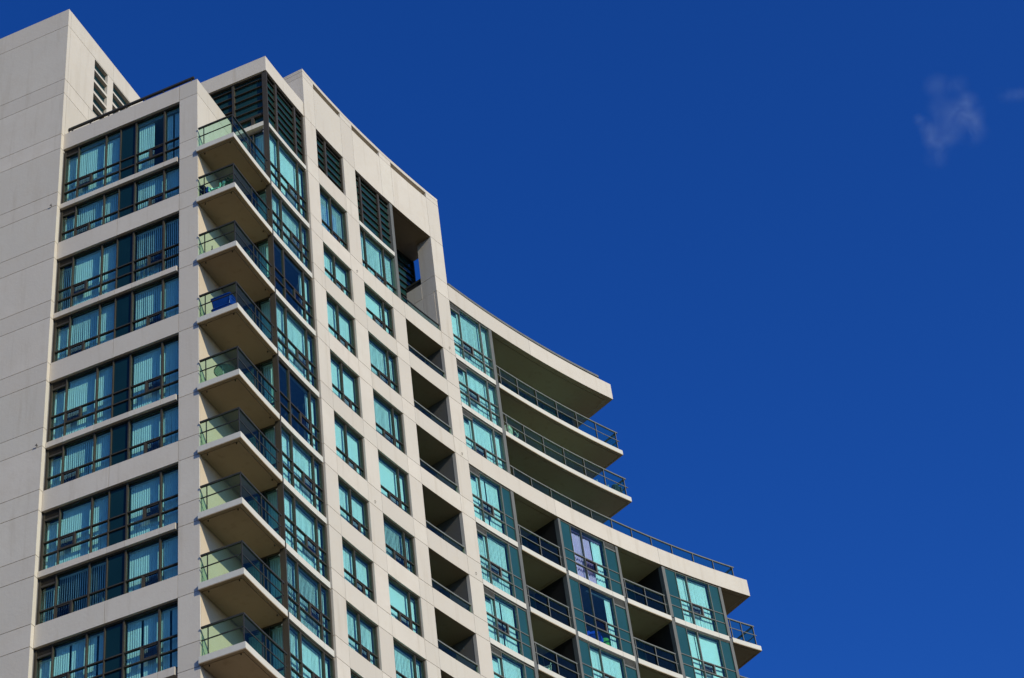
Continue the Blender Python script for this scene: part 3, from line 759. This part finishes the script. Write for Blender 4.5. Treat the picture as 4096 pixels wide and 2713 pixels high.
# glass table on the fifth balcony
z = Z[4]
tb = thing("patio_table", "round glass patio table with pale metal legs on the fifth corner balcony from the top", "table", loc=(.80, .40, z))
obj("tabletop", MB().lathe((0, 0, .60), [(0, 0), (.37, 0), (.37, .014), (0, .014)], 32), glass("table_glass", (.20, .36, .33), 1.5, 1), tb)
obj("table_rim", MB().lathe((0, 0, .595), [(.365, 0), (.385, 0), (.385, .025), (.365, .025), (.365, 0)], 32), BRONZE, tb)
for a in (40, 160, 280):
    a = math.radians(a); k = MB(); k.tube([(.30*math.cos(a), .30*math.sin(a), 0), (.12*math.cos(a), .12*math.sin(a), .35), (.24*math.cos(a), .24*math.sin(a), .59)], .014)
    obj("leg", k, STEEL, tb, smooth=True)
# second balcony: mint chair, blue jar, two plants, pale ball
z = Z[1]
ch = thing("patio_chair", "mint green plastic chair on the second corner balcony from the top", "chair", loc=(.58, .42, z))
k = MB(); rbox(k, -.22, .22, -.22, .22, .42, .45, 0, .08); obj("seat", k, MINT, ch)
k = MB(); 
for q in range(9):
    a = math.radians(20+140*q/8)
    k.bar((.22*math.cos(a), .20*math.sin(a)-.02, .45), (.27*math.cos(a), .25*math.sin(a), .88), .075, .012)
obj("backrest", k, MINT, ch)
k = MB(); k.tube([(.29*math.cos(math.radians(15+150*q/10)), .27*math.sin(math.radians(15+150*q/10)), .88) for q in range(11)], .018); obj("top_rail", k, MINT, ch, smooth=True)
for sx in (-1, 1):
    for sy in (-1, 1):
        k = MB(); k.bar((sx*.22, sy*.22, 0), (sx*.18, sy*.18, .43), .05); obj("leg", k, MINT, ch)
    k = MB(); k.bar((sx*.24, -.18, .66), (sx*.25, .14, .66), .06, .02); k.bar((sx*.24, -.18, .43), (sx*.24, -.18, .66), .04); obj("armrest", k, MINT, ch)
jr = thing("water_jug", "dark blue plastic jug beside the mint green chair", "jug", loc=(.22, .36, z))
obj("jug_body", MB().lathe((0, 0, 0), [(0, 0), (.10, 0), (.12, .08), (.12, .55), (.10, .70), (.05, .78), (.05, .82), (0, .82)], 18), BLUE, jr, smooth=True)
k = MB(); k.tube([(.11, 0, .6), (.17, 0, .56), (.17, 0, .40), (.12, 0, .34)], .014); obj("handle", k, BLUE, jr, smooth=True)
def plant(name, label, x, y, z, hp, rp, hl, n, seed):
    r = random.Random(seed); p = thing(name, label, "plant", loc=(x, y, z))
    obj("pot", MB().lathe((0, 0, 0), [(0, 0), (rp*.75, 0), (rp, hp), (rp*.88, hp), (rp*.8, hp-.03), (0, hp-.03)], 16), TERRA, p, smooth=True)
    lf = MB(); st = MB()
    for q in range(n):
        a = r.uniform(0, 6.28); rr_ = r.uniform(.02, rp*1.5); zz = hp+r.uniform(.05, hl)
        c_ = Vector((rr_*math.cos(a), rr_*math.sin(a), zz)); d_ = Vector((math.cos(a), math.sin(a), r.uniform(-.3, .7))).normalized()*r.uniform(.05, .09)
        sd = d_.cross(Vector((0, 0, 1))).normalized()*r.uniform(.014, .026); kk = len(lf.v)
        lf.v += [tuple(c_-d_*.5), tuple(c_+sd), tuple(c_+d_), tuple(c_-sd)]; lf.f.append((kk, kk+1, kk+2, kk+3))
        if q % 6 == 0: st.tube([(0, 0, hp-.03), tuple(c_*.6+Vector((0, 0, hp*.2))), tuple(c_)], .005, 5)
    obj("leaves", lf, LEAF, p, kind="stuff"); obj("stem", st, LEAF, p)
plant("potted_plant", "leafy green plant in a terracotta pot at the outer corner of the second balcony", 1.15, .42, z, .34, .14, .55, 120, 3)
plant("potted_plant", "small green plant in a terracotta pot against the cream wall of the second balcony", .19, .75, z, .42, .12, .55, 70, 5)
bs = thing("plant_stand", "dark slatted wooden plant stand by the pier on the second balcony from the top", "plant stand", loc=(.14, .20, z))
WOOD = plain("dark_wood", (.035, .022, .018), .6, .3)
for q, zz in enumerate((.18, .42, .66)): k = MB(); k.box(-.10, .10, -.12, .12, zz, zz+.025); obj("shelf", k, WOOD, bs)
for sx in (-.09, .09):
    for sy in (-.11, .11): k = MB(); k.box(sx-.012, sx+.012, sy-.012, sy+.012, 0, .70); obj("leg", k, WOOD, bs)
bl_ = thing("garden_lamp", "pale round garden lamp on a stake beside the mint green chair", "lamp", loc=(.93, .35, z))
obj("globe", MB().lathe((0, 0, .72), [(0, -.08), (.05, -.062), (.08, 0), (.05, .062), (0, .08)], 16), MINT, bl_, smooth=True)
k = MB(); k.tube([(0, 0, 0), (0, 0, .65)], .012); obj("stake", k, STEEL, bl_)
# dark bottle on the third balcony
bt = thing("bottle", "dark bottle standing on the third corner balcony from the top", "bottle", loc=(.30, .5, Z[2]))
obj("bottle_body", MB().lathe((0, 0, 0), [(0, 0), (.045, 0), (.045, .62), (.018, .74), (.018, .86), (0, .86)], 12), BLACK, bt, smooth=True)
# planters at the far end of the upper right balconies
for j, (tt, hh, rr_, lab) in enumerate(((2.6890, .74, .15, "left one of two dark round planters at the outer end of the upper curved balcony"), (2.6848, .70, .14, "right one of two dark round planters at the outer end of the upper curved balcony"))):
    pl = thing("planter", lab, "planter", "dark planters at the balcony end", loc=A.pt(U(tt), .48, Z[1]))
    obj("planter_body", MB().lathe((0, 0, 0), [(0, 0), (rr_*.8, 0), (rr_, hh), (rr_*1.08, hh), (rr_*1.08, hh+.05), (rr_*.9, hh+.05), (rr_*.85, hh-.05), (0, hh-.05)], 20), DKP, pl, smooth=True)
    for q in range(5):
        a = q*1.26; k = MB(); k.bar((rr_*.84*math.cos(a), rr_*.84*math.sin(a), .08), (rr_*1.02*math.cos(a), rr_*1.02*math.sin(a), hh-.04), .02); obj("rib", k, DKP, pl)
for j, tt in enumerate((2.7000, 2.7010+.0115)):
    hp_ = thing("hoop_chair", ("curved white chair back showing above the slab edge, nearer the planters", "curved white chair back showing above the slab edge, farther from the planters")[j], "chair", "white wire chairs on the upper balcony", loc=A.pt(U(tt), .6, Z[1]))
    k = MB(); k.tube([(.22*math.cos(math.radians(q)), .22*math.sin(math.radians(q)), .56+.16*math.sin(math.radians(q))) for q in range(0, 181, 15)], .014); obj("back_hoop", k, WHITE, hp_, smooth=True)
    k = MB(); k.lathe((0, 0, .40), [(0, 0), (.22, 0), (.22, .02), (0, .02)], 18); obj("seat", k, WHITE, hp_)
    for a in (45, 135, 225, 315):
        a = math.radians(a); k = MB(); k.bar((.2*math.cos(a), .2*math.sin(a), 0), (.16*math.cos(a), .16*math.sin(a), .41), .02); obj("leg", k, WHITE, hp_)
    k = MB(); k.bar((.22, 0, .42), (.22, 0, .56), .02); k.bar((-.22, 0, .42), (-.22, 0, .56), .02); obj("back_post", k, WHITE, hp_)
# folding chair and cushion box at the near end of that balcony
fc = thing("folding_chair", "dark folding chair at the inner end of the upper curved balcony", "chair", loc=A.pt(U(2.8035), .55, Z[1]))
k = MB(); k.box(-.22, .22, -.2, .2, .44, .46); obj("seat", k, DKP, fc)
k = MB(); k.box(-.22, .22, .2, .23, .52, .88); obj("backrest", k, DKP, fc)
for sx in (-.22, .22):
    k = MB(); k.bar((sx, -.22, 0), (sx, .22, .9), .022); k.bar((sx, .22, 0), (sx, -.2, .46), .022); obj("leg", k, STEEL, fc)
    k = MB(); k.bar((sx, -.24, .66), (sx, .16, .66), .035); obj("armrest", k, STEEL, fc)
cb = thing("deck_box", "cream deck box with a rounded lid at the inner end of the upper curved balcony", "box", loc=A.pt(U(2.8115), .45, Z[1]))
k = MB(); rbox(k, -.20, .20, -.20, .20, .0, .74, 0, .04); obj("box_body", k, plain("cream_plastic", (.62, .60, .50), .5, .3), cb)
k = MB(); rbox(k, -.22, .22, -.22, .22, .745, .82, -.04, .06); obj("lid", k, plain("cream_lid", (.66, .64, .55), .5, .3), cb)
# white chair on a lower loggia
wc = thing("garden_chair", "white garden chair with a curved top rail on the lower right recessed balcony", "chair", loc=A.pt(U(2.8015), .62, Z[5]))
k = MB(); k.tube([(.27*math.cos(math.radians(q)), .24*math.sin(math.radians(q))-.05, .72+.06*math.sin(math.radians(q))) for q in range(0, 181, 12)], .022); obj("top_rail", k, WHITE, wc, smooth=True)
k = MB(); rbox(k, -.24, .24, -.24, .2, .40, .43, 0, .08); obj("seat", k, WHITE, wc)
for sx in (-1, 1):
    for sy in (-1, 1): k = MB(); k.bar((sx*.22, sy*.2, 0), (sx*.2, sy*.18, .42), .035); obj("leg", k, WHITE, wc)
k = MB()
for q in range(-3, 4): k.bar((q*.06, .15, .42), (q*.075, .20-abs(q)*.012, .75), .025, .012)
obj("backrest", k, WHITE, wc)
# blue and green things behind an unblinded window
bb = thing("beanbag", "crumpled bright blue beanbag behind the unblinded window of the lower middle bay", "beanbag", loc=A.pt(U(2.7365), 1.0, Z[4]))
r = random.Random(4); k = MB(); prof = 14
for a in range(20):
    for b in range(prof):
        th = 2*math.pi*a/20; ph = math.pi*b/(prof-1)
        rr_ = 1+.10*math.sin(3*th+2*ph)+.08*math.sin(7*th+1)*math.sin(ph*5)
        k.v.append((.50*rr_*math.sin(ph)*math.cos(th), .42*rr_*math.sin(ph)*math.sin(th), .62+.60*rr_*math.cos(ph)))
for a in range(20):
    for b in range(prof-1): a2 = (a+1) % 20; k.f.append((a*prof+b, a2*prof+b, a2*prof+b+1, a*prof+b+1))
obj("beanbag_body", k, plain("blue_cloth", (.01, .06, .55), .5, .4, .3, 6), bb, smooth=True)
gc = thing("pouffe", "green cushioned pouffe behind the unblinded window, right of the blue beanbag", "pouffe", loc=A.pt(U(2.7290), .62, Z[4]))
obj("cushion", MB().lathe((0, 0, 0), [(0, 0), (.2, 0), (.24, .2), (.24, .72), (.18, .80), (0, .82)], 20), GREEN, gc, smooth=True)

# ------------------------------------------------------------------ the one small cloud
def cloud(name, label, center, size, seed, dens, puffs):
    k = MB(); k.box(-1, 1, -1, 1, -1, 1)
    M = bpy.data.materials.new("cloud_vapour"); M.use_nodes = True; t = M.node_tree; t.nodes.clear()
    out = N(t, "ShaderNodeOutputMaterial"); pv = N(t, "ShaderNodeVolumePrincipled")
    pv.inputs["Color"].default_value = (.80, .93, 1, 1); pv.inputs["Anisotropy"].default_value = .1
    tc_ = N(t, "ShaderNodeTexCoord")
    fall = None                                     # sum of soft puffs: (right, up, radius, weight) in metres
    for px_, py_, pr_, pw_ in puffs:
        c_ = (RT*px_+UP*py_)
        df = N(t, "ShaderNodeVectorMath", operation='SUBTRACT'); t.links.new(tc_.outputs["Object"], df.inputs[0])
        df.inputs[1].default_value = (c_.x/size, c_.y/size, c_.z/size)
        ln = N(t, "ShaderNodeVectorMath", operation='LENGTH'); t.links.new(df.outputs[0], ln.inputs[0])
        mr = N(t, "ShaderNodeMapRange", interpolation_type='SMOOTHSTEP'); t.links.new(ln.outputs["Value"], mr.inputs[0])
        for i_, v_ in enumerate((0, pr_/size, pw_, 0)): mr.inputs[1+i_].default_value = v_
        if fall is None: fall = mr.outputs[0]
        else:
            ad = N(t, "ShaderNodeMath", operation='ADD'); t.links.new(fall, ad.inputs[0]); t.links.new(mr.outputs[0], ad.inputs[1]); fall = ad.outputs[0]
    mp = N(t, "ShaderNodeMapping"); mp.inputs[1].default_value = (seed, seed*.37, 0); t.links.new(tc_.outputs["Object"], mp.inputs[0])
    nz = N(t, "ShaderNodeTexNoise"); nz.inputs["Scale"].default_value = 3.0; nz.inputs["Detail"].default_value = 4; nz.inputs["Roughness"].default_value = .5; nz.inputs["Distortion"].default_value = .7
    t.links.new(mp.outputs[0], nz.inputs[0])
    nn = ramp(t, nz.outputs[0], .36, .74, .04, 1)
    m_ = N(t, "ShaderNodeMath", operation='MULTIPLY'); t.links.new(fall, m_.inputs[0]); t.links.new(nn, m_.inputs[1])
    m2 = N(t, "ShaderNodeMath", operation='MULTIPLY'); t.links.new(m_.outputs[0], m2.inputs[0]); m2.inputs[1].default_value = dens
    t.links.new(m2.outputs[0], pv.inputs["Density"]); t.links.new(pv.outputs[0], out.inputs["Volume"])
    o = obj(name, k, M, None); o.location = center; o.scale = (size, size, size)
    o["label"] = label; o["category"] = "cloud"; o["kind"] = "thing"
    return o
D = 1500
cp = Vector((25.942, -45.248, 1.7))
Q = .153
puffs_a = [(x*Q, y*Q, r*Q*1.5, w) for x, y, r, w in ((75, 40, 80, 1.), (95, 105, 45, .5), (-148, 15, 26, .7), (-122, -12, 36, 1.), (-102, -50, 40, 1.1), (-95, -92, 36, .8), (-40, 70, 60, .35),
           (-60, 175, 60, .35), (40, 175, 50, .25), (-60, -165, 55, .5), (-30, -110, 60, .35), (0, -35, 85, .45), (120, -45, 60, .45))]
cloud("cloud", "thin white wisp of cloud alone in the blue sky", cp+Vector((.0098, .7198, .6941))*D, 46, 5.0, .026, puffs_a)
puffs_b = [(x*Q, y*Q, r*Q*1.5, w) for x, y, r, w in ((-70, -2, 40, .35), (-30, 0, 34, .7), (5, 2, 34, .9), (40, 4, 34, .9), (75, 8, 34, .8), (110, 10, 34, .6))]
cloud("cloud", "faint streak of cloud at the right edge of the sky", cp+Vector((.0455, .7188, .6937))*D, 30, 8.1, .013, puffs_b)
